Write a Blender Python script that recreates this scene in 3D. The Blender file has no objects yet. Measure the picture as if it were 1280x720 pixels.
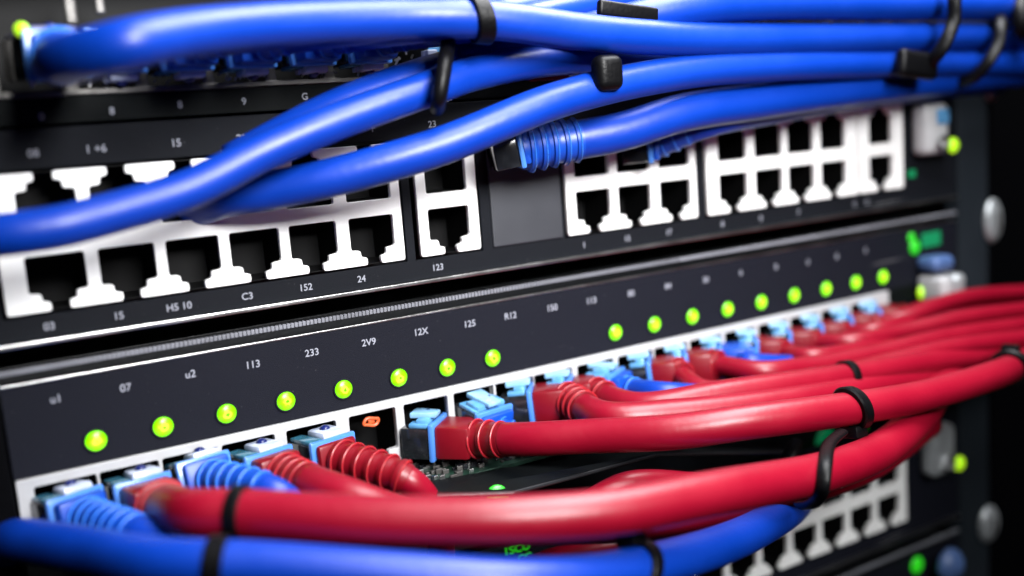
import bpy, bmesh, math, random
from mathutils import Vector, Matrix
random.seed(7)
S = 0.001                       # everything below is measured in millimetres; the scene is in metres
scene = bpy.context.scene
C = scene.collection

# ------------------------------------------------------------------ camera
CAM = Vector((-132.8, -232.37, 37.73)); YAW, PITCH, ROLL, FPX = -.5394, -.1567, .0755, 1300.0
RC = Matrix.Rotation(YAW, 3, 'Z') @ Matrix.Rotation(PITCH, 3, 'X') @ Matrix.Rotation(ROLL, 3, 'Y')
cd = bpy.data.cameras.new('camera'); cam = bpy.data.objects.new('camera', cd); C.objects.link(cam)
cam.matrix_world = Matrix.Translation(CAM * S) @ (RC @ Matrix.Rotation(math.pi / 2, 3, 'X')).to_4x4()
cd.sensor_width = 36; cd.lens = 36 * FPX / 1280; cd.clip_start = .01; cd.clip_end = 20
cd.dof.use_dof = True; cd.dof.focus_distance = .25; cd.dof.aperture_fstop = 5.3
scene.camera = cam
scene.render.resolution_x, scene.render.resolution_y = 1024, 576
scene.view_settings.view_transform = 'Standard'; scene.view_settings.look = 'None'
scene.view_settings.exposure = 0; scene.view_settings.gamma = 1
w = bpy.data.worlds.new('World'); scene.world = w; w.use_nodes = True
w.node_tree.nodes['Background'].inputs[0].default_value = (.55, .7, 1, 1)
w.node_tree.nodes['Background'].inputs[1].default_value = .006

def area(name, loc, target, size, power, col=(1, 1, 1), size_y=None):
    l = bpy.data.lights.new(name, 'AREA'); l.energy = power; l.color = col; l.size = size * S
    if size_y: l.shape = 'RECTANGLE'; l.size_y = size_y * S
    o = bpy.data.objects.new(name, l); C.objects.link(o)
    o.location = Vector(loc) * S
    o.rotation_euler = (Vector(target) - Vector(loc)).to_track_quat('-Z', 'Y').to_euler()
    return o
area('softbox', (140, -90, 320), (80, -45, 0), 460, 6.2, (.97, .98, 1), 190)
area('front_lamp', (-10, -350, 190), (5, 0, 42), 150, 0.66, (1, 1, 1)).data.spread = math.radians(62)

def at(px, py, Y):               # point of the pixel's ray at depth Y
    d = RC @ Vector(((px - 640) / FPX, 1, -(py - 360) / FPX)); return CAM + d * ((Y - CAM.y) / d.y)
def proj(p):
    d = RC.transposed() @ (p - CAM); return (640 + FPX * d.x / d.y, 360 - FPX * d.z / d.y)

# ------------------------------------------------------------------ materials
def mat(name, col, rough=.5, metal=0, spec=.5, bump=0, bscale=600, coat=0, var=0, vscale=40, emit=None, es=0, trans=0, sss=0, dust=0):
    m = bpy.data.materials.new(name); m.use_nodes = True; nt = m.node_tree; b = nt.nodes['Principled BSDF']
    b.inputs['Base Color'].default_value = (*col, 1); b.inputs['Roughness'].default_value = rough
    b.inputs['Metallic'].default_value = metal; b.inputs['Specular IOR Level'].default_value = spec
    b.inputs['Coat Weight'].default_value = coat; b.inputs['Coat Roughness'].default_value = .12
    b.inputs['Transmission Weight'].default_value = trans
    if sss: b.inputs['Subsurface Weight'].default_value = sss; b.inputs['Subsurface Scale'].default_value = .002
    tc = nt.nodes.new('ShaderNodeTexCoord')
    if emit: b.inputs['Emission Color'].default_value = (*emit, 1); b.inputs['Emission Strength'].default_value = es
    if bump:
        n = nt.nodes.new('ShaderNodeTexNoise'); n.inputs['Scale'].default_value = bscale; n.inputs['Detail'].default_value = 4
        nt.links.new(tc.outputs['Object'], n.inputs['Vector'])
        k = nt.nodes.new('ShaderNodeBump'); k.inputs['Strength'].default_value = bump; k.inputs['Distance'].default_value = .0004
        nt.links.new(n.outputs['Fac'], k.inputs['Height']); nt.links.new(k.outputs['Normal'], b.inputs['Normal'])
    if var:
        n = nt.nodes.new('ShaderNodeTexNoise'); n.inputs['Scale'].default_value = vscale; n.inputs['Detail'].default_value = 5
        nt.links.new(tc.outputs['Object'], n.inputs['Vector'])
        r = nt.nodes.new('ShaderNodeMapRange'); r.inputs['From Min'].default_value = .3; r.inputs['From Max'].default_value = .7
        r.inputs['To Min'].default_value = 1 - var; r.inputs['To Max'].default_value = 1 + var
        nt.links.new(n.outputs['Fac'], r.inputs['Value'])
        x = nt.nodes.new('ShaderNodeVectorMath'); x.operation = 'SCALE'; x.inputs[0].default_value = col
        nt.links.new(r.outputs['Result'], x.inputs['Scale']); last = x.outputs['Vector']
        if dust:        # specks of dust and long hairline scratches
            for sc, stretch, lo in ((1500, (1, 1, 1), .70), (260, (.05, 1, 1), .70)):
                mp = nt.nodes.new('ShaderNodeMapping'); mp.inputs['Scale'].default_value = stretch; mp.inputs['Rotation'].default_value = (0, .2, 0); nt.links.new(tc.outputs['Object'], mp.inputs[0])
                d_ = nt.nodes.new('ShaderNodeTexNoise'); d_.inputs['Scale'].default_value = sc; d_.inputs['Detail'].default_value = 3; nt.links.new(mp.outputs[0], d_.inputs['Vector'])
                q = nt.nodes.new('ShaderNodeMapRange'); q.inputs['From Min'].default_value = lo; q.inputs['From Max'].default_value = lo + .06; q.inputs['To Max'].default_value = dust; nt.links.new(d_.outputs['Fac'], q.inputs['Value'])
                mx = nt.nodes.new('ShaderNodeMix'); mx.data_type = 'RGBA'; nt.links.new(q.outputs['Result'], mx.inputs['Factor']); nt.links.new(last, mx.inputs['A']); mx.inputs['B'].default_value = (.16, .16, .17, 1); last = mx.outputs['Result']
        nt.links.new(last, b.inputs['Base Color'])
        r2 = nt.nodes.new('ShaderNodeMapRange'); r2.inputs['To Min'].default_value = rough * .75; r2.inputs['To Max'].default_value = min(1, rough * 1.3)
        nt.links.new(n.outputs['Fac'], r2.inputs['Value']); nt.links.new(r2.outputs['Result'], b.inputs['Roughness'])
    return m
M = dict(
    face=mat('powder_coat', (.0065, .0072, .0125), .6, spec=.12, bump=.5, bscale=4500, var=.22, vscale=2500, dust=.45),
    face3=mat('powder_coat_charcoal', (.0055, .0065, .0095), .6, spec=.12, bump=.5, bscale=4500, var=.22, vscale=2500, dust=.45),
    offwhite=mat('off_white_plastic', (.42, .42, .43), .45, var=.06, vscale=90, bump=.15, bscale=700),
    face2=mat('powder_coat_dark', (.0018, .0028, .0032), .6, spec=.1, bump=.4, bscale=4500, var=.2, vscale=60),
    slab=mat('grey_plastic', (.03, .032, .04), .5, bump=.3, bscale=4500, var=.15, vscale=50, dust=.3),
    black=mat('black_void', (.0015, .0015, .0018), .6, spec=.2),
    darkmetal=mat('dark_metal', (.01, .011, .013), .4, metal=.3, bump=.2, bscale=900),
    white=mat('white_plastic', (.94, .94, .93), .42, var=.05, vscale=90, bump=.15, bscale=700),
    steel=mat('steel', (.5, .5, .5), .3, metal=1, bump=.3, bscale=500, var=.2, vscale=100),
    dullsteel=mat('dull_steel', (.12, .115, .11), .45, metal=.8, bump=.4, bscale=500, var=.3, vscale=150),
    blue=mat('blue_jacket', (.0006, .03, .29), .38, spec=.42, bump=.16, bscale=420, coat=0, var=.06, vscale=60),
    boot_blue=mat('blue_boot', (.002, .05, .36), .4, bump=.15, bscale=400),
    red=mat('red_jacket', (.2, .0012, .012), .36, spec=.42, bump=.16, bscale=420, coat=0, var=.06, vscale=60),
    boot_red=mat('red_boot', (.16, .001, .007), .38, bump=.15, bscale=400),
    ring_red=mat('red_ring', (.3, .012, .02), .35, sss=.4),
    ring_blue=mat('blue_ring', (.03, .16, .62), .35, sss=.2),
    sky=mat('sky_blue_plastic', (.09, .27, .5), .25, coat=.4, var=.2, vscale=250),
    teal_plastic=mat('teal_plastic', (.03, .13, .2), .25, coat=.4, var=.3, vscale=250),
    paint=mat('grey_paint', (.17, .175, .2), .45, bump=.3, bscale=900, var=.2, vscale=60),
    knob=mat('grey_blue_plastic', (.06, .11, .26), .4, var=.2, vscale=200),
    sky2=mat('pale_sky_plastic', (.22, .42, .62), .25, coat=.4, var=.25, vscale=300),
    collar=mat('blue_collar', (.06, .2, .6), .3, coat=.3),
    clear=mat('smoked_plug', (.012, .013, .016), .12, coat=.6, var=.4, vscale=300),
    pale=mat('pale_plug', (.42, .47, .62), .25, coat=.4, var=.2, vscale=250),
    navy=mat('navy_dot', (.004, .01, .1), .3),
    tie=mat('black_nylon', (.002, .002, .0025), .4, spec=.15, bump=.3, bscale=800),
    ink=mat('white_ink', (.27, .28, .33), .6),
    gold=mat('gold_contact', (.7, .42, .12), .3, metal=1),
    post=mat('post_paint', (.016, .021, .027), .6, spec=.15, bump=.3, bscale=900, var=.15, vscale=30),
    screw=mat('zinc', (.55, .58, .6), .35, metal=.6, bump=.3, bscale=300, var=.2, vscale=120),
    pcb=mat('circuit_board', (.01, .03, .02), .35, var=.5, vscale=400),
    orange=mat('glowing_copper', (.6, .1, .03), .4, emit=(1, .18, .05), es=.2),  # socket copper, its glint put in as weak emission
    green=mat('green_light', (.02, .3, .02), .3, emit=(.03, .75, .01), es=.6),
    teal=mat('teal_light', (.01, .2, .08), .3, emit=(.0, .25, .08), es=.25),
    lime=mat('lime_light', (.3, .6, .02), .3, emit=(.45, .8, .01), es=.9),
    yellow=mat('yellow_label', (.7, .6, .15), .4, var=.2, vscale=300),
    wall=mat('cabinet_paint', (.001, .001, .0015), .7, spec=.04, bump=.2),
)
# the lit lens of a port lamp: brighter where the chip sits
def led_material():
    m = bpy.data.materials.new('led_lens'); m.use_nodes = True; nt = m.node_tree; b = nt.nodes['Principled BSDF']
    b.inputs['Base Color'].default_value = (.03, .2, .0, 1); b.inputs['Roughness'].default_value = .3
    tc = nt.nodes.new('ShaderNodeTexCoord'); ln = nt.nodes.new('ShaderNodeVectorMath'); ln.operation = 'LENGTH'
    mp = nt.nodes.new('ShaderNodeMapping'); mp.inputs['Scale'].default_value = (1, 0, 1)
    nt.links.new(tc.outputs['Object'], mp.inputs[0]); nt.links.new(mp.outputs[0], ln.inputs[0])
    n = nt.nodes.new('ShaderNodeTexNoise'); n.noise_dimensions = '4D'; n.inputs['Scale'].default_value = 900; nt.links.new(tc.outputs['Object'], n.inputs['Vector'])
    oi = nt.nodes.new('ShaderNodeObjectInfo'); ml = nt.nodes.new('ShaderNodeMath'); ml.operation = 'MULTIPLY'; ml.inputs[1].default_value = 20; nt.links.new(oi.outputs['Random'], ml.inputs[0]); nt.links.new(ml.outputs[0], n.inputs['W'])
    ad = nt.nodes.new('ShaderNodeMath'); ad.operation = 'MULTIPLY_ADD'; ad.inputs[1].default_value = .0018; nt.links.new(n.outputs['Fac'], ad.inputs[0]); nt.links.new(ln.outputs['Value'], ad.inputs[2])
    r = nt.nodes.new('ShaderNodeMapRange'); r.inputs['From Min'].default_value = .0010; r.inputs['From Max'].default_value = .0037
    nt.links.new(ad.outputs[0], r.inputs['Value'])
    cr = nt.nodes.new('ShaderNodeValToRGB'); e = cr.color_ramp.elements
    e[0].position = 0; e[0].color = (.1, .35, .0, 1); e[1].position = 1; e[1].color = (.1, .6, .0, 1)
    for p, c in ((.05, (.2, .6, .0, 1)), (.16, (1.2, 1.7, .1, 1)), (.42, (.42, 1.1, .0, 1)), (.75, (.22, .95, .0, 1))):
        q = cr.color_ramp.elements.new(p); q.color = c
    nt.links.new(r.outputs['Result'], cr.inputs[0]); nt.links.new(cr.outputs[0], b.inputs['Emission Color']); b.inputs['Emission Strength'].default_value = 1.35
    return m
M['led'] = led_material()

# ------------------------------------------------------------------ mesh helpers
class MB:
    def __init__(s): s.bm = bmesh.new()
    def box(s, lo, hi, bevel=0, mtx=None, seg=2):
        lo, hi = Vector(lo), Vector(hi)
        r = bmesh.ops.create_cube(s.bm, size=1); vs = r['verts']
        c = (lo + hi) / 2; d = hi - lo
        for v in vs: v.co = Vector((v.co.x * d.x, v.co.y * d.y, v.co.z * d.z)) + c
        if bevel:
            es = list({e for v in vs for e in v.link_edges})
            r = bmesh.ops.bevel(s.bm, geom=es, offset=bevel, segments=seg, affect='EDGES', profile=.5)
            vs = list({v for f in r['faces'] for v in f.verts} | {v for v in vs if v.is_valid})
        if mtx is not None:
            for v in vs: v.co = mtx @ v.co
        return s
    def taper(s, lo, hi, k, mtx=None, bevel=.3):      # a box narrowing towards its far (hi.y) end by factor k
        lo, hi = Vector(lo), Vector(hi); n = len(s.bm.verts)
        t = MB().box(lo, hi, bevel); c = (lo + hi) / 2
        for v in t.bm.verts:
            f = 1 + (k - 1) * (v.co.y - lo.y) / (hi.y - lo.y); v.co.x = c.x + (v.co.x - c.x) * f; v.co.z = c.z + (v.co.z - c.z) * f
            if mtx is not None: v.co = mtx @ v.co
        s.merge(t); return s
    def merge(s, t):
        me = bpy.data.meshes.new('tmp'); t.bm.to_mesh(me); s.bm.from_mesh(me); bpy.data.meshes.remove(me)
    def tube(s, pts, rad, seg=24, cap=True, flat=None):
        n = len(pts); T = [(pts[min(i + 1, n - 1)] - pts[max(i - 1, 0)]).normalized() for i in range(n)]
        up = Vector((0, 0, 1)); a = up.cross(T[0])
        if a.length < .1: a = Vector((1, 0, 0)).cross(T[0])
        a.normalize(); rings = []
        for i in range(n):
            a = (a - T[i] * a.dot(T[i])).normalized(); b = T[i].cross(a)
            r = rad[i] if isinstance(rad, (list, tuple)) else rad
            fa, fb = flat or (1, 1)
            rings.append([s.bm.verts.new(pts[i] + a * (r * fa * math.cos(q)) + b * (r * fb * math.sin(q))) for q in [2 * math.pi * j / seg for j in range(seg)]])
        for i in range(n - 1):
            for j in range(seg):
                s.bm.faces.new((rings[i][j], rings[i][(j + 1) % seg], rings[i + 1][(j + 1) % seg], rings[i + 1][j]))
        if cap: s.bm.faces.new(rings[0][::-1]); s.bm.faces.new(rings[-1])
        return s
    def dome(s, c, r, h, seg=24, axis=Vector((0, -1, 0))):
        rings = []; k = 6; q = axis.to_track_quat('Z', 'Y')
        for i in range(k):
            t = i / k * math.pi / 2
            rings.append([s.bm.verts.new(c + q @ Vector((r * math.cos(t) * math.cos(u), r * math.cos(t) * math.sin(u), h * math.sin(t)))) for u in [2 * math.pi * j / seg for j in range(seg)]])
        top = s.bm.verts.new(c + q @ Vector((0, 0, h)))
        for i in range(k - 1):
            for j in range(seg): s.bm.faces.new((rings[i][j], rings[i][(j + 1) % seg], rings[i + 1][(j + 1) % seg], rings[i + 1][j]))
        for j in range(seg): s.bm.faces.new((rings[-1][j], rings[-1][(j + 1) % seg], top))
        s.bm.faces.new(rings[0][::-1]); return s
    def build(s, name, m, parent=None, smooth=False):
        me = bpy.data.meshes.new(name); o = bpy.data.objects.new(name, me); C.objects.link(o)
        off = Vector()
        if parent is not None:
            o.parent = parent; q = parent
            while q is not None: off += q.location / S; q = q.parent
        else:
            off = sum((v.co for v in s.bm.verts), Vector()) / len(s.bm.verts); o.location = off * S
        for v in s.bm.verts: v.co = (v.co - off) * S
        bmesh.ops.recalc_face_normals(s.bm, faces=s.bm.faces[:])
        s.bm.to_mesh(me); s.bm.free(); me.materials.append(M[m] if isinstance(m, str) else m)
        if smooth:
            me.polygons.foreach_set('use_smooth', [True] * len(me.polygons))
            if smooth != 'all': me.set_sharp_from_angle(angle=math.radians(35))
        return o
def empty(name, loc, label, cat, group=None, kind=None):
    o = bpy.data.objects.new(name, None); C.objects.link(o); o.location = Vector(loc) * S; o.empty_display_size = .005
    return tag(o, label, cat, group, kind)
def tag(o, label=None, cat=None, group=None, kind=None):
    if label: o['label'] = label
    if cat: o['category'] = cat
    if group: o['group'] = group
    if kind: o['kind'] = kind
    return o
def curve_mesh(cu):
    o = bpy.data.objects.new('tmp', cu); C.objects.link(o)
    dg = bpy.context.evaluated_depsgraph_get(); dg.update()
    me = bpy.data.meshes.new_from_object(o.evaluated_get(dg)); bpy.data.objects.remove(o); bpy.data.curves.remove(cu)
    return me
def sheet(name, outer, holes, y0, thick, m, parent, bevel=.15):     # a plate in the XZ plane with holes, its face at y0
    cu = bpy.data.curves.new('tmp', 'CURVE'); cu.dimensions = '2D'; cu.fill_mode = 'BOTH'
    cu.extrude = thick / 2 - bevel; cu.bevel_depth = bevel; cu.bevel_resolution = 1; cu.offset = -bevel
    for loop in [outer] + holes:
        sp = cu.splines.new('POLY'); sp.points.add(len(loop) - 1); sp.use_cyclic_u = True
        for i, (x, z) in enumerate(loop): sp.points[i].co = (x, z, 0, 1)
    me = curve_mesh(cu); b = MB(); b.bm.from_mesh(me); bpy.data.meshes.remove(me)
    bmesh.ops.remove_doubles(b.bm, verts=b.bm.verts[:], dist=.002)
    for v in b.bm.verts: v.co = Vector((v.co.x, y0 + thick / 2 - v.co.z, v.co.y))
    return b.build(name, m, parent)
def rect(x0, x1, z0, z1): return [(x0, z0), (x1, z0), (x1, z1), (x0, z1)]
def soften(loop, r=.45):
    out = []; n = len(loop)
    for i in range(n):
        p, a, b = Vector(loop[i]), Vector(loop[i - 1]), Vector(loop[(i + 1) % n])
        u, v = (a - p), (b - p); k = min(r, u.length * .45, v.length * .45); u.normalize(); v.normalize()
        for t in (0, .5, 1):
            q = p + u * k * (1 - t) ** 2 + v * k * t ** 2; out.append((q.x, q.y))
    return out
def jack(xc, zb, h=11.4, w=5.8, up=False, raw=False):        # outline of a socket: stepped towards the latch
    zt = zb + h; k = -1 if up else 1; z0 = zt if up else zb; z1 = zb if up else zt
    L = [(-1.8, z0), (1.8, z0), (1.8, z0 + 1.9 * k), (3.4, z0 + 2.1 * k), (3.4, z0 + 3.7 * k), (w, z0 + 3.9 * k), (w, z1), (-w, z1), (-w, z0 + 3.9 * k), (-3.4, z0 + 3.7 * k), (-3.4, z0 + 2.1 * k), (-1.8, z0 + 1.9 * k)]
    L = [(xc + x, z) for x, z in L]
    return L if raw else soften(L)
def text(s_, x, z, size, m, parent, y=-.03, name='number_label', shear=0):
    cu = bpy.data.curves.new('tmp', 'FONT'); cu.body = s_; cu.size = size; cu.align_x = 'CENTER'; cu.align_y = 'CENTER'; cu.extrude = .02; cu.offset = .03; size *= .72; cu.size = size
    me = curve_mesh(cu); b = MB(); b.bm.from_mesh(me); bpy.data.meshes.remove(me)
    for v in b.bm.verts: v.co = Vector((x + v.co.x, y - v.co.z, z + v.co.y))
    return b.build(name, m, parent)
def port(xc, zb, parent, h=11.4, w=5.9, up=False, y=0, deep=13):
    b = MB(); x0, x1, z0, z1 = xc - w - .1, xc + w + .1, zb - .1, zb + h + .1
    y0 = y + 1.25
    for lo, hi in (((x0, y0, z0 - .15), (x1, deep, z0)), ((x0, y0, z1), (x1, deep, z1 + .15)), ((x0 - .15, y0, z0), (x0, deep, z1)), ((x1, y0, z0), (x1 + .15, deep, z1)), ((x0, deep, z0), (x1, deep + .3, z1))):
        b.box(lo, hi)
    o = b.build('port', 'black', parent)
    g = MB(); zz = zb + (h - 1.2 if not up else 1.2)
    for i in range(8): g.box((xc - 3.7 + i * 1.02, 5, zz - .15), (xc - 3.35 + i * 1.02, 12, zz + .15))
    return o, g

# ------------------------------------------------------------------ rack setting
b = MB().box((-700, 420, -700), (700, 424, 700)); tag(b.build('wall', 'wall'), kind='structure')
b = MB().box((420, -300, -700), (424, 419, 700)); tag(b.build('wall', 'wall'), kind='structure')

# ------------------------------------------------------------------ switches
def port_rows(blk_groups, root, zoff=0, mat_b='white', y=-.35):
    for (gx0, gx1, cols) in blk_groups:
        loop = [(gx0, 6.5 + zoff)]           # sockets open through the block's lower and upper edge
        for xc in cols: L = jack(xc, 6.5 + zoff, 11.6, raw=True); loop += [L[0]] + L[:0:-1]
        loop += [(gx1, 6.5 + zoff), (gx1, 35.2 + zoff)]
        for xc in reversed(cols): L = jack(xc, 22 + zoff, 13.2, up=True, raw=True); loop += L[1:] + [L[0]]
        loop.append((gx0, 35.2 + zoff))
        blk = sheet('port_block', soften(loop, .6), [], y, 1.5, mat_b, root, .12)
        for xc in cols:
            for zb, h, up in ((6.75 + zoff, 11.4, False), (22 + zoff, 12.9, True)):
                o, g = port(xc, zb, blk, h, up=up, y=y)
                g.bm.free()
GA = [(-113.6, -23.8, [-103.2 + 14 * i for i in range(1)] + [-88.9, -74.9, -60.9, -46.9, -32.0]),
      (-19.3, -2.2, [-10.8]),
      (25.3, 71.4, [34.2, 48.6, 63.4]),
      (75.6, 140.3, [86.0, 100.8, 114.8, 129.4]),
      (141.3, 163, [152.0])]
def plate(root, z0, z1, holes, m='face', x0=-117, x1=191, y=0):
    return sheet('faceplate', rect(x0, x1, z0, z1), holes, y, 1.2, m, root, .12)
def switch(dz, label, face='face', texts=True, groups=None, cover=True):
    r = empty('network_switch', (37, 0, dz), label, 'network switch')
    GH = [(a - 1, c + .9) for a, c, _ in groups] if groups else [(-114.5, -23.0), (-20.8, -1.3), (24.3, 72.2), (74.6, 163.9)]
    f = plate(r, dz + .9, dz + 43.9, [rect(a, c, dz + 5.9, dz + 35.8) for a, c in GH], face)
    MB().box((-117, -1.3, dz - .1), (191, 1.2, dz + .85), .2).build('bottom_lip', 'steel', r)
    MB().box((-116.5, 13.5, dz + 1), (190.5, 250, dz + 43.5), .3).build('chassis', 'darkmetal', r)
    if cover: MB().box((1.5, -.7, dz + 6.3), (23.3, .3, dz + 37), .35).build('cover_panel', 'slab', r)
    port_rows(groups or GA, r, dz)
    if texts:
        for x, s_ in zip([-106, -92.2, -79.4, -64, -50, -35.8, -15, 30.3, 45.2, 60.3, 81.1, 96.8, 113.1, 139, 145], ['03', '15', 'H5 10', 'C3', '152', '24', '123', '1', '15', '17', '8', '0', '7', 'C', 'U']):
            text(s_, x, dz + 3.3, 3.1, 'ink', f)
        for x, s_ in zip([-104.3, -92.2, -75.7, -61.2, -13.1, -29], ['08', '1 +6', '15', '23', '23', 'F']):
            text(s_, x, dz + 38.9, 3.2, 'ink', f)
    return r
swA = switch(0, 'black switch with two rows of white framed ports, above the row of green lamps', 'face3')
g = MB().box((165.5, -.5, 9.5), (169, -.02, 12)).build('status_light', 'teal', swA)
DX = [152.6 - 13.8 * i for i in range(8)][::-1]
swD = switch(-118.2, 'dim grey framed port switch, out of focus below the red and blue cables', 'face', False, [(47.0, 162.0, DX)], False)

# patch switch with lamps (the one the red cables plug into)
PL = [-113.3, -100.3, -87.1, -73.8, -58.5, -42.7, -28, -13.8, -1.8, 10.9, 25.1, 39.2, 52.3, 65.8, 79.7, 93.6, 107.5, 121.5, 135.5]
def lamp_switch(dz, label, ports=True):
    r = empty('lamp_switch', (37, 0, dz - 20), label, 'network switch')
    f = plate(r, dz - 27.5, dz - 8.0, [], 'face')
    MB().box((-117, -.5, dz - 5.6), (191, .3, dz - 4.5), .2).build('trim_strip', 'paint', r)
    k = MB()
    for i in range(190 if ports else 0): x = -116.6 + i * .95; k.box((x, -.95, dz - 5.4), (x + .5, -.45, dz - 4.3))
    if ports: k.build('knurling', 'paint', r)
    MB().box((-116.5, 2.5, dz - 43.5), (190.5, 250, dz - 8.2), .3).build('chassis', 'darkmetal', r) if not ports else MB().box((-116.5, 13.6, dz - 43.5), (190.5, 250, dz - 6), .3).build('chassis', 'darkmetal', r)
    return r, f
swC, fC = lamp_switch(0, 'black network switch with a row of green lamps over ports full of red cables')
MB().box((-117, -.25, -8.0), (191, 1, -7.55), .1).build('top_edge', 'steel', swC)
loop = [(-116.8, -43.9)]
for x in PL: L = jack(x + 5.9, -43.9, 14.3, 6.2, raw=True); loop += [L[0]] + L[:0:-1]
blk = sheet('port_block', soften(loop + [(153.8, -43.9), (153.8, -27.6), (-116.8, -27.6)], .5), [], -.9, 2.0, 'offwhite', swC, .15)
for i, x in enumerate(PL):
    o, g = port(x + 5.9, -43.8, blk, 14.2, w=6.3, y=-.3); g.build('contacts', 'gold', blk)
MB().box((154.5, 0, -43.8), (191, 1.2, -27.5), .1).build('end_plate', 'face2', swC)
# copper detail inside the empty socket, given a faint orange glow of its own
p = at(464, 527, 2); b = MB().tube([p + Vector((2.0 * math.cos(t), 0, .95 * math.sin(t) + .2 * math.cos(3 * t))) for t in [math.pi * 2 * i / 20 for i in range(21)]], .42, 8)
b.box((p.x - .6, p.y + .2, p.z - .6), (p.x + 1.1, p.y + 1, p.z + .5), .2); b.build('socket_copper', 'orange', swC, True)
LX = [-100.2, -86.1, -71.9, -57.8, -43.3, -28.5, -14.8, -1.3, 39, 53.1, 67.5, 81.5, 95.5, 109.8, 124.3, 138.4, 151.8]
led0 = None
for x in LX:
    if led0 is None:
        led0 = MB().dome(Vector((x, 0, -22.6)), 2.3, 1.1).build('port_lamp', 'led', swC, 'all')
        off = Vector((x, 0, -22.6)) - swC.location / S
        for v in led0.data.vertices: v.co -= off * S
        led0.location = off * S
        ring = MB().box((0, 0, 0), (1, 1, 1))
        ring.bm.free(); ring = MB(); n = 28
        ring.tube([Vector((x, -.15, -22.6)) + Vector((2.45 * math.cos(t), 0, 2.45 * math.sin(t))) for t in [2 * math.pi * i / n for i in range(n + 1)]], .25, 8)
        rg = ring.build('lamp_bezel', 'face', led0, True)
    else:
        c = led0.copy(); C.objects.link(c); c.parent = swC; c.location = (Vector((x, 0, -22.6)) - swC.location / S) * S
        d = rg.copy(); C.objects.link(d); d.parent = c
lab = [(70, 499), (157, 485), (238, 468), (316, 456), (390, 441), (461, 428), (526, 415), (587, 405), (638, 395), (690, 385), (739, 376), (789, 367), (835, 358), (882, 350), (926, 341), (970, 334), (1010, 328), (1046, 321), (1082, 313)]
for (px, py), s_ in zip(lab, ['u1', '07', 'u2', '113', '233', '2V9', '12X', '125', 'R12', '150', '113', '80', '84', '30', '6', '8', '0', '8', '6']):
    p = at(px, py, 0); text(s_, p.x, p.z, 3.3, 'ink', fC)
MB().dome(at(1143, 309, 0), 2.6, 1.2).build('status_light', 'green', swC, 'all')
p = at(1139, 297, 0); MB().dome(p, 1.8, .8).build('status_light', 'green', swC, 'all')
p = at(1163, 299, 0); MB().box((p.x - 5, -.5, p.z - 2.5), (p.x + 5, -.02, p.z + 2.5), .2).build('status_display', 'teal', swC)
MB().dome(at(1153, 365, -2), 2.6, 1.5).build('link_light', 'lime', swC, 'all')
swE, fE = lamp_switch(-118.2, 'lowest black panel at the bottom edge, showing only a green lamp', False)
MB().dome(at(1146, 706, 0), 3.1, 1.2).build('status_light', 'green', swE, 'all')

# top device: steel port cages full of blue plugs
T = empty('network_switch', (37, 0, 45), 'topmost black switch with steel port cages behind the blue cables', 'network switch')
f = plate(T, 44.6, 50.0, [], 'face2')
MB().box((-117, 0, 76), (191, 1.2, 100), .1).build('upper_panel', 'face2', T)
MB().box((-108.5, -.6, 50.1), (191, 4, 51.3), .2).build('cage_rail', 'dullsteel', T)
MB().box((-109.6, -.7, 50), (-108.6, 12, 76), .2).build('cage_side', 'dullsteel', T)
b = MB()
TX = [-109.0 + 14.1 * i for i in range(22)]
for x in TX[1:]:
    b.taper((x - .5, -50, 0), (x + .5, -49, 1), 1)
b.bm.free(); b = MB()
for x in TX[1:]:
    vs = [b.bm.verts.new(v) for v in ((x - 1.9, -.3, 51.3), (x + .9, -.3, 51.3), (x + .6, -.3, 54.6), (x - .1, -.3, 55.4), (x - 1.9, .2, 51.3), (x + .9, .2, 51.3), (x + .6, .2, 54.6), (x - .1, .2, 55.4))]
    for q in ((0, 1, 2, 3), (4, 5, 6, 7), (0, 1, 5, 4), (1, 2, 6, 5), (2, 3, 7, 6), (3, 0, 4, 7)): b.bm.faces.new([vs[i] for i in q])
    b.box((x - .25, .7, 51.4), (x + .25, 14, 62))
b.build('cage_divider', 'dullsteel', T)
MB().box((-116.5, 14.5, 45), (190.5, 250, 100), .3).build('chassis', 'black', T)
b = MB()                                    # spring fingers and pins of the cages
for i in range(420):
    x = random.uniform(-92, 110); z = random.uniform(51.5, 60); y = random.uniform(-.4, 9)
    t = Matrix.Translation((x, y, z)) @ Matrix.Rotation(random.uniform(-1.2, 1.2), 4, 'Y')
    b.box((-.2, -.15, 0), (.25, .15, random.uniform(.6, 2.4)), 0, t)
b.build('cage_springs', 'steel', T)['kind'] = 'stuff'
b = MB()
for x in TX[1:]:
    xx = x - 2.6 + random.uniform(-.8, .5); zz = 56.2 + random.uniform(-.4, .6); b.box((xx - 1.4, -3.2, zz - .8), (xx + 1.4, .5, zz + .9), .3); b.box((xx - 5.4, -1.8, 52.2), (xx - 4.6, .2, 53.4), .2)
b.build('latch_windows', 'pale', T)
for px, py, s_ in [(52, 146, '0'), (140, 139, '8'), (225, 131, '8'), (305, 127, '9'), (381, 121, 'G'), (450, 116, '0')]:
    p = at(px, py, 0); text(s_, p.x, p.z, 3.0, 'ink', f)
for px, py, a, c in [(87, 5, 1.2, 4), (124, 2, 1, 2.5)]:
    p = at(px, py, -1); MB().box((p.x - a, -1.2, p.z - c), (p.x + a, -.1, p.z + c), .5).build('label_window', 'dullsteel', T)
MB().dome(at(27, 37, -14), 1.4, 1, axis=Vector((-.4, -.8, 0))).build('link_light', 'lime', T, 'all')
p = at(541, 62, 0)
r = empty('transceiver_module', (p.x, 0, p.z), 'small plug-in module with yellow blue and white label, under the thick blue cable', 'transceiver')
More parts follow.
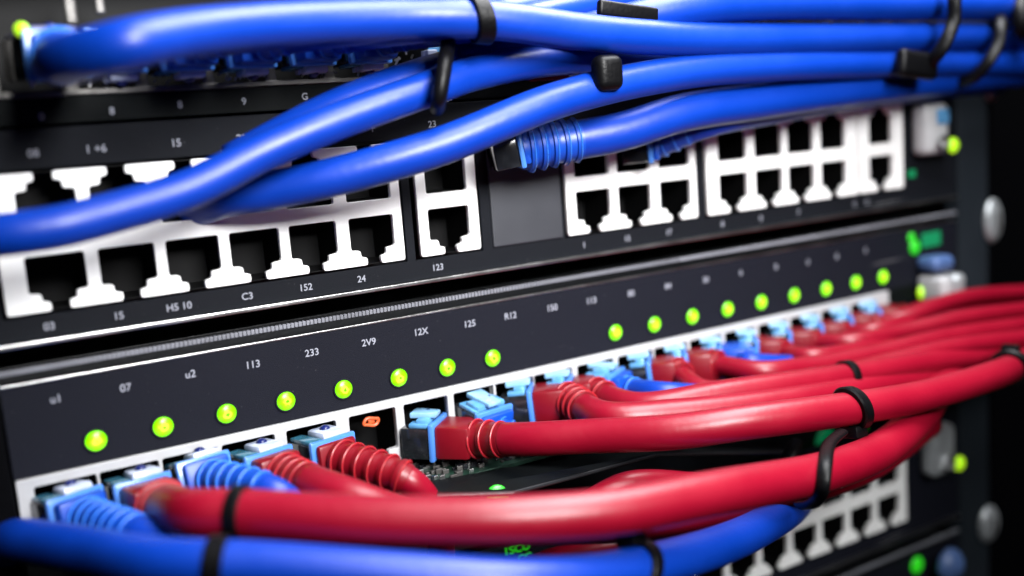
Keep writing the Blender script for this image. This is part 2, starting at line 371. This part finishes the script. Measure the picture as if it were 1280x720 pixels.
MB().box((p.x - 3, -1.5, p.z - 6), (p.x + 3.2, 12, p.z + 5), .4).build('module_body', 'darkmetal', r)
MB().box((p.x - 2.4, -1.9, p.z + .6), (p.x + 2.6, -1.5, p.z + 4), .1).build('label_patch', 'yellow', r)
MB().box((p.x - 2.2, -1.9, p.z - 1.2), (p.x + 2.4, -1.52, p.z + .4), .1).build('blue_window', 'sky', r)
MB().box((p.x - 2.4, -2.0, p.z - 3.4), (p.x + 2.3, -1.5, p.z - 1.4), .1).build('white_tab', 'white', r)

# filler panel between the lamp switch and the lower switch
F = empty('filler_panel', (37, 0, -60), 'black filler panel with blurred green lights, behind the lower red cables', 'filler panel')
MB().box((-117, 3, -73.5), (191, 40, -46), .3).build('panel', 'darkmetal', F)
p = at(646, 686, -.1); text('1SCU', p.x, p.z, 5.0, 'green', swD, -.1, 'display_text'); p = at(656, 698, -.1); text('CC', p.x, p.z, 4.4, 'green', swD, -.1, 'display_text')
for q, rr, m in (((1078, 549), 4, 'green'), ((1032, 553), 5, 'teal')):
    MB().dome(at(*q, 2.9), rr, 1.5).build('status_light', m, F, 'all')
# shelf under the ports with loose board
sh = empty('cable_shelf', (20, -12, -48), 'dark angled shelf plate below the empty port, above the long red cable', 'shelf')
a, b_, c_, d_ = at(538, 612, -22), at(985, 546, -3), at(985, 563, -22), at(660, 612, -38)
bb = MB(); top = [at(520, 606, -14), at(672, 568, -6), at(960, 548, -4), at(990, 563, -24), at(820, 566, -30), at(640, 613, -36), at(545, 616, -30)]
v1 = [bb.bm.verts.new(v) for v in top]; v2 = [bb.bm.verts.new(v - Vector((0, 0, 1.2))) for v in top]
bb.bm.faces.new(v1); bb.bm.faces.new(v2[::-1])
for i in range(len(top)): j = (i + 1) % len(top); bb.bm.faces.new((v1[i], v2[i], v2[j], v1[j]))
bb.build('shelf_plate', 'face2', sh)
bb = MB(); bb.tube([top[6] - Vector((0, .4, .5)), top[5] - Vector((0, .4, .5)), top[4] - Vector((0, .4, .5)), top[3] - Vector((0, .4, .5))], .5, 8); bb.build('shelf_edge', 'darkmetal', sh)
MB().dome(at(622, 620, -34), 2.6, .8, axis=Vector((-.2, -.9, .4))).build('shelf_light', 'green', sh, 'all')
pb = empty('circuit_board', (-30, -4, -46), 'small green black circuit board with chips, just below the empty port', 'circuit board')
MB().box((-62, -15, -47.5), (12, 2.5, -46.4), .1).build('board', 'pcb', pb)
bb, b2, b3 = MB(), MB(), MB()
for i in range(330):
    x = random.uniform(-60, 10); y = random.uniform(-14.5, -1); s1, s2 = random.uniform(.5, 1.8), random.uniform(.4, 1.2)
    (bb, b2, b3)[i % 3].box((x, y, -46.39), (x + s1, y + s2, -46.3 + random.uniform(.3, 1.5)), .08, Matrix.Identity(4))
tag(bb.build('chips', 'clear', pb), kind='stuff'); tag(b2.build('resistors', 'dullsteel', pb), kind='stuff'); tag(b3.build('solder_pads', 'steel', pb), kind='stuff')

# ------------------------------------------------------------------ rack posts, screws
r = empty('rack_post', (210, 8, -150), 'dark grey vertical rack post at the right, with pale oval screws', 'rack post')
MB().box((201.5, 6, -320), (218.5, 12, 250), .6).build('post_face', 'post', r)
MB().box((218.6, 6, -320), (221, 60, 250), .4).build('post_flange', 'wall', r)
for px, py, hh, ww, lb in [(1239, 99, 8, 5, 'pale screw highest on the right rack post, by the blue cables'), (1240, 276, 8.4, 5.2, 'oval pale screw on the right rack post, beside the lamp switch'), (1235, 655, 7.5, 6, 'dim oval screw lowest on the right rack post')]:
    p = at(px, py, 5.9); q = empty('rack_screw', p, lb, 'screw', 'screws on the right rack post')
    bb = MB().dome(p, 1, 1); 
    for v in bb.bm.verts: v.co = p + Vector(((v.co.x - p.x) * ww, (v.co.y - p.y) * 2.5, (v.co.z - p.z) * hh))
    bb.build('screw_head', 'screw', q, 'all')
    MB().box((p.x - .6, p.y - 2.9, p.z - 3), (p.x + .6, p.y - 2.3, p.z + 3), .1).build('slot', 'dullsteel', q)
r = empty('rack_post', (-121, 0, -150), 'black rack post at the left edge, half out of the picture', 'rack post')
MB().box((-131, -4, -320), (-117.6, 12, 43), .8).build('post_face', 'wall', r)
# latch plugs at the right end of each unit
def end_plug(px, py, label, hgt=17, grey=1, bl=True):
    p = at(px, py, -6); q = empty('ear_latch', (p.x, 0, p.z), label, 'latch', 'white latches on the switch ears')
    m = 'offwhite' if grey else 'screw'
    MB().box((p.x - 6.5, -7, p.z - hgt / 2), (p.x + 6, -.05, p.z + hgt / 2), 2.4, seg=4).build('latch_body', m, q, True)
    if bl: MB().box((p.x - 1.5, -7.7, p.z + 1.5), (p.x + 4.5, -6.9, p.z + 6.5), .7).build('latch_button', 'sky', q, True)
    MB().tube([Vector((p.x + x, -7.4, p.z + z)) for x, z in ((-2, -5), (0, -2.5), (3, -3), (3.5, -6), (1, -7.5), (-2, -5))], .9, 10).build('latch_wire', 'steel', q, True)
    MB().dome(Vector((p.x + 6.5, -7.2, p.z - 6)), 2.6, 1.6).build('link_light', 'lime', q, 'all')
end_plug(1171, 161, 'white latch with blue button and lime lamp at the upper right')
end_plug(1180, 563, 'greyish latch with dim lime lamp at the lower right', 18, 0, False)
p = at(1182, 345, -8); q = empty('ear_latch', (p.x, 0, p.z), 'blue and white knob right of the green lamps, above the red cables', 'latch', 'white latches on the switch ears')
MB().box((p.x - 6, -9, p.z + 1.5), (p.x + 4.5, -.05, p.z + 7), 2.2, seg=4).build('latch_button', 'knob', q, True)
for dx, m in ((-2.5, 'offwhite'), (4.5, 'screw')):
    MB().box((p.x + dx - 3, -11, p.z - 9), (p.x + dx + 3, -.1, p.z + .3), 1.8, seg=4).build('latch_body', m, q, True)
p = at(1185, 706, -6); q = empty('ear_latch', (p.x, 0, p.z), 'pale blue knob at the bottom edge below the lowest switch', 'latch', 'white latches on the switch ears')
MB().dome(p, 6.5, 5).build('latch_button', 'knob', q, 'all')

# ------------------------------------------------------------------ cables
def spline(P, per=14):
    P = [Vector(p) for p in P]; Q = [P[0] * 2 - P[1]] + P + [P[-1] * 2 - P[-2]]; out = []
    for i in range(1, len(Q) - 2):
        p0, p1, p2, p3 = Q[i - 1:i + 3]
        t0 = 0; t1 = t0 + (p1 - p0).length ** .5; t2 = t1 + (p2 - p1).length ** .5; t3 = t2 + (p3 - p2).length ** .5
        for k in range(per):
            t = t1 + (t2 - t1) * k / per
            A1 = p0 * ((t1 - t) / (t1 - t0)) + p1 * ((t - t0) / (t1 - t0)); A2 = p1 * ((t2 - t) / (t2 - t1)) + p2 * ((t - t1) / (t2 - t1)); A3 = p2 * ((t3 - t) / (t3 - t2)) + p3 * ((t - t2) / (t3 - t2))
            B1 = A1 * ((t2 - t) / (t2 - t0)) + A2 * ((t - t0) / (t2 - t0)); B2 = A2 * ((t3 - t) / (t3 - t1)) + A3 * ((t - t1) / (t3 - t1))
            out.append(B1 * ((t2 - t) / (t2 - t1)) + B2 * ((t - t1) / (t2 - t1)))
    out.append(P[-1]); return out
def arc(pts):
    s_ = [0]
    for a_, c in zip(pts, pts[1:]): s_.append(s_[-1] + (c - a_).length)
    return s_
def sample(pts, s_, t):
    for i in range(len(s_) - 1):
        if s_[i + 1] >= t: return pts[i].lerp(pts[i + 1], (t - s_[i]) / max(1e-6, s_[i + 1] - s_[i]))
    return pts[-1]
PATHS = {}
def frame(P0, d):
    d = Vector(d).normalized(); x = d.cross(Vector((0, 0, 1))).normalized(); z = x.cross(d)
    x = -x
    m = Matrix((( x.x, d.x, z.x), (x.y, d.y, z.y), (x.z, d.z, z.z))).to_4x4(); m.translation = P0; return m
def ring_mesh(b, c, t, r, wid, th, lean=0, scale=(1, 1), squash=None):
    x = t.cross(Vector((0, 0, 1))).normalized(); z = x.cross(t); n = 40; rows = []
    prof = [(-wid / 2, 0), (-wid / 2, th * .7), (-wid / 2 + th * .3, th), (wid / 2 - th * .3, th), (wid / 2, th * .7), (wid / 2, 0)]
    for i in range(n):
        a = 2 * math.pi * i / n; e = x * math.cos(a) * scale[0] + z * math.sin(a) * scale[1]; s_ = t * (lean * math.sin(a))
        rows.append([b.bm.verts.new(c + e * r + e.normalized() * q + t * u + s_) for u, q in prof])
    m_ = len(prof)
    for i in range(n):
        for j in range(m_): b.bm.faces.new((rows[i][j], rows[(i + 1) % n][j], rows[(i + 1) % n][(j + 1) % m_], rows[i][(j + 1) % m_]))
def patch_cable(key, P0, d, ctrl, color, label, r=4.5, col_s=8, block=9, ribs=11, latch='sky', down=False, sheath=True, group=None, rib_r=None, slim=1):
    P0 = Vector(P0); d = (Vector(d[1:]) if d[0] != 'px' else at(*d[1:]) - P0).normalized() if isinstance(d[0], str) else Vector(d).normalized(); m = frame(P0, d)
    root = empty('patch_cable', P0, label, 'network cable', group)
    k = -1 if down else 1; c = col_s
    b = MB().box((-5.7, -3, -4.1), (5.7, c, 3.9), .35, m); plug = b.build('plug', 'clear', root, True)
    # raised latch housing, release tab and dot
    kk = lambda z0, z1: (min(z0 * k, z1 * k), max(z0 * k, z1 * k))
    pale = latch == 'pale'
    z0, z1 = kk(3.8, 6.0 if pale else 5.9)
    MB().box((-1.6 if pale else -4.6, .5, z0), (4.9, c - .2, z1), .8, m).build('latch', 'pale' if pale else latch, plug, True)
    z0, z1 = kk(3.8, 4.9)
    MB().box((-5.4, -1, z0), (-1.8, c - .3, z1), .4, m).build('latch_cheek', 'teal_plastic' if pale else latch, plug, True)
    if latch == 'sky':
        z0, z1 = kk(5.5, 6.9); MB().taper((-2.6, -1.5, z0), (2.6, c + 1, z1), .8, m).build('release_tab', 'sky2', plug, True)
    b = MB().dome(m @ Vector((1.4, c * .5, 5.9 * k)), 1.3, 1.0, axis=(m.to_3x3() @ Vector((0, 0, k)))); b.build('release_dot', 'navy', plug, 'all')
    MB().box((-6.2, c, -4.7), (6.2, c + 1.4, 4.9), .5, m).build('collar', 'collar', root, True)
    pts = spline([P0 + d * 0, P0 + d * (c + 1), P0 + d * (c + block)] + [at(*q) if len(q) == 3 and not isinstance(q, Vector) else q for q in ctrl])
    s_ = arc(pts); e0 = c + block
    b = MB(); b.taper((-5.3, c + 1.3, -4.2), (5.3, e0 + 1.2, 4.3), .97, m, .9)
    rr = rib_r or r * 1.13; P, R = [], []; t = e0
    base = e0 - .5
    P.append(sample(pts, s_, base)); R.append(rr * .9)
    nrib = max(2, round(ribs / 3.1)); step = ribs / nrib; RG_ = MB()
    for i in range(nrib):
        f_ = 1 - .16 * i / nrib; a0 = e0 + i * step
        for u, q in ((.0, .9), (.3, .93), (.36, 1.03), (.62, 1.05), (.68, .93), (.97, .88)):
            P.append(sample(pts, s_, a0 + u * step)); R.append(max(rr * f_ * q, r * 1.02))
        c0 = sample(pts, s_, a0 + .6 * step); c1 = sample(pts, s_, a0 + .7 * step)
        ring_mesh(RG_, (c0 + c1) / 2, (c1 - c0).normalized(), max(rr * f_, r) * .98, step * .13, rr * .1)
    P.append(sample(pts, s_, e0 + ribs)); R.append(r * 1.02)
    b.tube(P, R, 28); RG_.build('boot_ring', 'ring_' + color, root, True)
    b.build('boot', 'boot_' + color, root, True)
    e1 = e0 + ribs - .8
    cp = [sample(pts, s_, e1)] + [p for p, q in zip(pts, s_) if q > e1 + .5]
    MB().tube(cp, r, 28).build('sheath', color, root, 'all')
    PATHS[key] = (cp, r); return root
def loose_cable(key, ctrl, color, label, r=4.5, group=None):
    pts = spline([at(*q) for q in ctrl]); mid = pts[len(pts) // 2]
    root = tag(MB().tube(pts, r, 28).build('network_cable', color, None, 'all'), label, 'network cable', group)
    PATHS[key] = (pts, r); return root
def cp_(k, z=-36.5): return Vector((PL[k] + 5.9, -.5, z))
BG, RG = 'blue cables crossing the top', 'red cables plugged into the lamp switch'
# --- red and blue cables of the lamp switch
dl = (.3, -.95, -.06)
patch_cable('k0', cp_(0, -36.3) - Vector((1.5, 0, 0)), ('px', 160, 655, -26), [(200, 682, -34), (250, 715, -34), (320, 755, -30)], 'blue', 'blue cable in the leftmost port of the lamp switch', r=3.9, col_s=6.5, block=3, ribs=21, latch='pale', rib_r=4.1)
patch_cable('k1', cp_(1, -36.3), ('px', 210, 636, -22), [(245, 641, -41), (300, 642, -47), (430, 649, -60), (535, 651, -68), (640, 650, -75), (760, 641, -80), (900, 615, -80), (1030, 590, -74), (1100, 563, -66), (1150, 520, -52), (1180, 480, -38), (1230, 440, -20)], 'red', 'long red cable from the second port, sweeping along under all other red cables', r=4.6, col_s=7.5, block=9.5, ribs=7, latch='pale', group=RG)
patch_cable('k2', cp_(2, -36), ('px', 285, 594, -20), [(345, 617, -29), (385, 655, -27), (420, 720, -22)], 'blue', 'blue cable in the third port, between two red cables', r=3.3, col_s=7.5, block=2, ribs=19, latch='pale', rib_r=3.9)
patch_cable('k3', cp_(3, -36.3), ('px', 380, 598, -22), [(430, 620, -34), (500, 644, -40), (620, 656, -46), (740, 656, -52), (850, 650, -54), (960, 622, -52), (1080, 585, -48), (1160, 530, -34)], 'red', 'red cable from the fourth port, passing behind the long red cable', r=4.2, col_s=8, block=5, ribs=11, latch='pale', group=RG)
patch_cable('k4', cp_(4, -36.3), ('px', 460, 582, -22), [(506, 598, -27), (524, 612, -28), (545, 650, -26), (555, 720, -16)], 'red', 'red cable with long ribbed boot, left of the empty port', r=3.2, col_s=8, block=2, ribs=20, latch='pale', group=RG, rib_r=4.5)
patch_cable('k6', at(525, 546, -.5), ('px', 615, 549, -14), [(655, 549, -24), (740, 545, -36), (840, 540, -50), (930, 528, -58), (1040, 514, -62), (1150, 496, -60), (1240, 470, -54), (1275, 455, -42), (1310, 440, -20)], 'red', 'thick red cable right of the empty port, topmost of the near red cables', r=4.15, col_s=4.2, block=9, ribs=10.5, group=RG)
patch_cable('k7', cp_(7, -37), ('px', 640, 546, -14), [(665, 547, -15), (760, 544, -20), (860, 534, -28)], 'blue', 'blue latched plug hidden behind the thick red cable', r=2.8, col_s=6, block=2, ribs=5, rib_r=3.4)
patch_cable('k8', cp_(8), (.8, -.6, .06), [(760, 521, -28), (850, 517, -36), (1000, 500, -42), (1150, 472, -36), (1300, 446, -26)], 'red', 'red cable with bright ribbed boot directly behind the thick red cable', r=3.9, col_s=4, block=9, ribs=11, group=RG, rib_r=4.9)
patch_cable('k9', cp_(9), (.72, -.69, .05), [(800, 508, -26), (900, 493, -34), (1050, 472, -38), (1150, 455, -36), (1300, 436, -32)], 'red', 'red cable fourth right of the empty port, with two bright boot rings', r=3.7, col_s=4, block=6, ribs=7, group=RG, rib_r=4.6)
patch_cable('k10', cp_(10), (.5, -.85, -.05), [(830, 492, -22), (900, 495, -22), (1000, 490, -20)], 'blue', 'blue cable with pale latch between two red boots, mid row', r=3.2, col_s=5, block=3, ribs=6)
RT = [
 (11, 'red', (.75, -.66, .08), [(880, 488, -22), (960, 482, -26), (1050, 468, -30), (1180, 437, -34), (1300, 421, -34)], 'dark red cable tucked above the two middle red cables', 3.0),
 (12, 'red', (.8, -.6, .06), [(950, 464, -22), (1010, 458, -24), (1090, 443, -26), (1180, 422, -28), (1300, 404, -28)], 'red cable with smooth pale boot ring above the black and blue clip', 3.0),
 (13, 'blue', (.75, -.66, .0), [(935, 452, -14), (985, 455, -16), (1040, 452, -14)], 'blue cable right of the smooth red boot', 2.7),
 (14, 'red', (.8, -.6, -.05), [(1010, 446, -20), (1060, 440, -22), (1150, 418, -18), (1300, 398, -14)], 'red cable with its boot over a blue cable, in the right half', 2.7),
 (15, 'red', (.82, -.57, -.02), [(1060, 427, -18), (1120, 416, -20), (1200, 398, -24), (1300, 385, -24)], 'red cable fourth from the right end of the lamp switch', 2.7),
 (16, 'red', (.82, -.57, -.02), [(1090, 413, -16), (1160, 397, -14), (1300, 382, -12)], 'red cable third from the right end of the lamp switch', 2.7),
 (17, 'red', (.82, -.57, .04), [(1125, 398, -14), (1200, 373, -14), (1300, 364, -14)], 'red cable second from the right end of the lamp switch', 2.7),
 (18, 'red', (.82, -.57, .08), [(1160, 384, -12), (1220, 371, -9), (1300, 365, -7)], 'farthest red cable at the right end of the lamp switch', 2.7)]
for k, colr, d, ctrl, lb, r_ in RT:
    patch_cable('k%d' % k, cp_(k), d, ctrl, colr, lb, r=r_, col_s=3.5, block=7, ribs=4.5, group=RG if colr == 'red' else None, rib_r=r_ * 1.5)
loose_cable('BL', [(0, 700, 10), (18, 676, -8), (60, 680, -20), (110, 688, -32), (200, 702, -50), (320, 707, -60), (535, 722, -74), (656, 727, -80), (750, 720, -80), (850, 698, -74), (920, 674, -66), (970, 648, -54), (996, 628, -36), (1004, 606, -14)], 'blue', 'thick blue cable along the bottom edge, below the long red cable', 4.35)
# --- blue cables above
TP = lambda i: Vector((TX[i] + 7, 3, 60))
patch_cable('B1', at(46, 76, -2), (.2, -.98, -.02), [(76, 76, -30), (115, 66, -40), (160, 55, -44), (220, 43, -40), (300, 33, -34), (400, 26, -29), (500, 23, -28), (580, 23, -30), (640, 28, -31), (720, 39, -30), (800, 46, -28), (900, 49, -26), (1050, 48, -22), (1180, 46, -18), (1270, 46, -14), (1320, 46, -12)], 'blue', 'thickest blue cable, from the top left corner along the whole top', r=4.3, col_s=11, block=2, ribs=5, rib_r=5.2, group=BG, latch='navy')
loose_cable('B1b', [(560, 70, -14), (660, 55, -16), (760, 32, -22), (850, 12, -26), (950, 5, -26), (1100, 7, -22), (1240, 9, -18), (1320, 10, -14)], 'blue', 'highest blue cable at the top right, above the thickest one', 4.3, BG)
loose_cable('B2', [(-40, 298, -18), (0, 294, -24), (70, 284, -26), (134, 268, -25), (235, 237, -23), (336, 187, -22), (420, 152, -23), (536, 111, -23), (600, 90, -20), (700, 74, -17), (850, 76, -15), (1000, 68, -14), (1180, 66, -12), (1320, 66, -10)], 'blue', 'blue cable from the left edge rising over the white ports, passing under the strap', 4.0, BG)
loose_cable('B2a', [(290, 205, -12), (420, 136, -12), (520, 98, -12), (580, 80, -12), (640, 62, -12), (720, 58, -10), (850, 68, -8), (1000, 66, -6), (1180, 70, -5), (1320, 74, -4)], 'blue', 'darker blue cable close behind the rising one, emerging right of the strap', 4.3, BG)
loose_cable('B3', [(240, 262, 4), (285, 247, -6), (340, 238, -12), (430, 218, -20), (550, 183, -26), (700, 124, -28), (850, 91, -26), (950, 83, -24), (1080, 80, -20), (1180, 79, -16), (1320, 82, -12)], 'blue', 'bright blue cable crossing just above the grey cover panel', 4.3, BG)
patch_cable('B4', at(628, 190, -9), (.93, -.36, .12), [(770, 166, -18), (850, 142, -20), (950, 127, -18), (1050, 114, -15), (1150, 103, -12), (1250, 93, -9), (1320, 88, -6)], 'blue', 'blue cable with large ribbed boot beside the grey cover panel', r=5.0, col_s=3, block=2, ribs=15, rib_r=6.1, group=BG)
patch_cable('B5', Vector((48.6, -1, 28.5)), (.72, -.66, .05), [(880, 158, -14), (960, 142, -11), (1100, 120, -6), (1250, 105, -2)], 'blue', 'blue cable with small pale boot below the large ribbed boot', r=3.4, col_s=4, block=2, ribs=10, group=BG)
for i, lb in ((1, 'second'), (2, 'third'), (3, 'fourth'), (4, 'fifth'), (5, 'sixth')):
    P0 = Vector((TX[i] + 7.2, .5, 58)); q = P0 + Vector((22, -24, 2)); q2 = q + Vector((40, 8, 6))
    patch_cable('T%d' % i, P0, (.25, -.95, .1), [q, q2, q2 + Vector((90, 6, 8))], 'blue', '%s blue plug from the left in the topmost switch, behind the thick cable' % lb, r=3.2, col_s=4, block=4, ribs=8, latch='pale', down=True)
p = at(700, 92, -4); r = empty('pull_tab', p, 'small dark red tab with bright tip between two blue cables', 'tab')
MB().box((p.x - 9, p.y, p.z - 1.6), (p.x + 4, p.y + 2, p.z + 1.4), .6).build('tab_strip', 'boot_red', r, True)
MB().dome(p + Vector((4.5, 0, 0)), 1.8, 1.2).build('tab_tip', 'pale', r, 'all')

# ------------------------------------------------------------------ cable ties
def near(key, px):
    pts, r = PATHS[key]; i = min(range(2, len(pts) - 2), key=lambda j: abs(proj(pts[j])[0] - px)); return pts[i], (pts[i + 1] - pts[i - 1]).normalized(), r
def tie(key, px, label, lean=0, wid=2.6, th=1.0, head=True, tail=None, ha=90):
    c, t, r = near(key, px); root = empty('cable_tie', c, label, 'cable tie', 'black cable ties')
    b = MB(); ring_mesh(b, c, t, r + .05, wid, th, lean); b.build('band', 'tie', root, True)
    x = t.cross(Vector((0, 0, 1))).normalized(); z = x.cross(t); a = math.radians(ha)
    if head:
        e = x * math.cos(a) + z * math.sin(a); m = Matrix((e, t, e.cross(t))).transposed().to_4x4(); m.translation = c + e * (r + 1.6)
        MB().box((-1.5, -2.2, -2.4), (1.5, 2.2, 2.4), .5, m).build('lock_head', 'tie', root, True)
    if tail: MB().tube(spline([at(*q) for q in tail]), 1.6, 14, flat=(1, .55)).build('tail', 'tie', root, True)
    return root
tie('B1', 597, 'black strap round the thickest blue cable at the top', lean=-1.2, wid=4, head=False)
b = MB(); b.tube(spline([at(*q) for q in [(562, 46, -18), (559, 62, -24), (556, 80, -30), (552, 104, -31.5), (549, 122, -31), (547, 135, -27)]]), 1.9, 16, flat=(.9, 1))
tag(b.build('cable_strap', 'tie', None, True), 'short black strap hanging down across the rising blue cable', 'strap')
p = at(763, 93, -33); r = empty('cable_tie', p, 'black knob shaped tie end on the bright blue cable, centre top', 'cable tie', 'black cable ties')
MB().box((p.x - 4, p.y - 1.5, p.z - 3.8), (p.x + 3.6, p.y + 3.5, p.z + 4.6), 2.2, seg=5).build('lock_head', 'tie', r, True)
def hook(path, label, r=1.7, flat=(1, .6), blob=None):
    root = empty('cable_hook', at(*path[0]), label, 'cable hook', 'black hooks holding the blue bundle')
    MB().tube(spline([at(*q) for q in path]), r, 16, flat=flat).build('hook_band', 'tie', root, True)
    if blob:
        p = at(*blob[:3]); m = Matrix.Translation(p) @ Matrix.Rotation(math.radians(8), 4, 'Y')
        MB().box((-blob[3], -2, -blob[4]), (blob[3], 2, blob[4]), 1.8, m, 4).build('hook_buckle', 'tie', root, True)
    return root
hook([(1192, -30, -30), (1193, 0, -32), (1192, 25, -32), (1184, 48, -32), (1172, 68, -30), (1158, 82, -26)], 'black hook with a flat buckle holding the blue bundle at the right', 2.0, blob=(1146, 81, -26, 8.5, 4))
hook([(1247, 18, -18), (1251, 32, -26), (1248, 55, -27), (1235, 78, -26), (1218, 96, -22), (1195, 103, -14)], 'plain black hook between the buckled one and the rack post', 1.9)
hook([(1278, -20, -14), (1276, 10, -24), (1275, 38, -24), (1284, 52, -20)], 'black hook cut by the upper right corner', 2.2)
MBt = MB().box((-9, -1, -2.2), (9, 1, 1.6), .8, Matrix.Translation(at(785, 13, -28)) @ Matrix.Rotation(.12, 4, 'Y'), 3)
tag(MBt.build('strap_buckle', 'tie', None, True), 'flat black buckle at the top edge above the thick blue cable', 'buckle')
tie('k6', 1066, 'black tie round the thick red cable, its tail hooked under the long red one', wid=3.2, th=1.3, lean=-1.5, ha=-80, tail=[(1052, 540, -66), (1036, 556, -72), (1031, 585, -81), (1028, 610, -82), (1018, 628, -74), (1000, 632, -62)])
tie('k6', 1262, 'black tie at the right end of the thick red cable', wid=4.2, th=1.8, lean=-1)
tie('k1', 303, 'black tie with grey sheen on the left of the long red cable', wid=2.6, th=.6, head=False)
tie('BL', 270, 'black tie on the bottom blue cable, left part', wid=3.4, th=.7, head=False)
tie('BL', 795, 'black tie with a raised lock on the bottom blue cable, centre', wid=3, th=1.0, lean=2, ha=110)
tie('k9', 1055, 'small black and blue clip on the middle red cables', wid=2.6, th=.8, head=False)
b = MB(); b.tube(spline([at(*q) for q in [(995, 552, -34), (985, 575, -36), (975, 600, -36)]]), 2.2, 12, flat=(1, .6))
tag(b.build('cable_strap', 'tie', None, True), 'black strap hanging behind the two near red cables', 'strap')

r = empty('network_cable', at(660, 600, -40), 'dull red cable seen in shade between the thick and the long red cables', 'network cable')
MB().tube(spline([at(*q) for q in [(680, 660, -34), (735, 630, -38), (785, 606, -40), (900, 607, -40), (1000, 596, -38), (1120, 552, -30)]]), 3.2, 24).build('sheath', 'red', r, 'all')

loose_cable('RL', [(600, 740, -10), (690, 700, -26), (760, 684, -34), (850, 672, -38), (930, 654, -36), (1010, 618, -28), (1080, 590, -14)], 'red', 'thin dark red cable between the long red and bottom blue cables', 2.9)
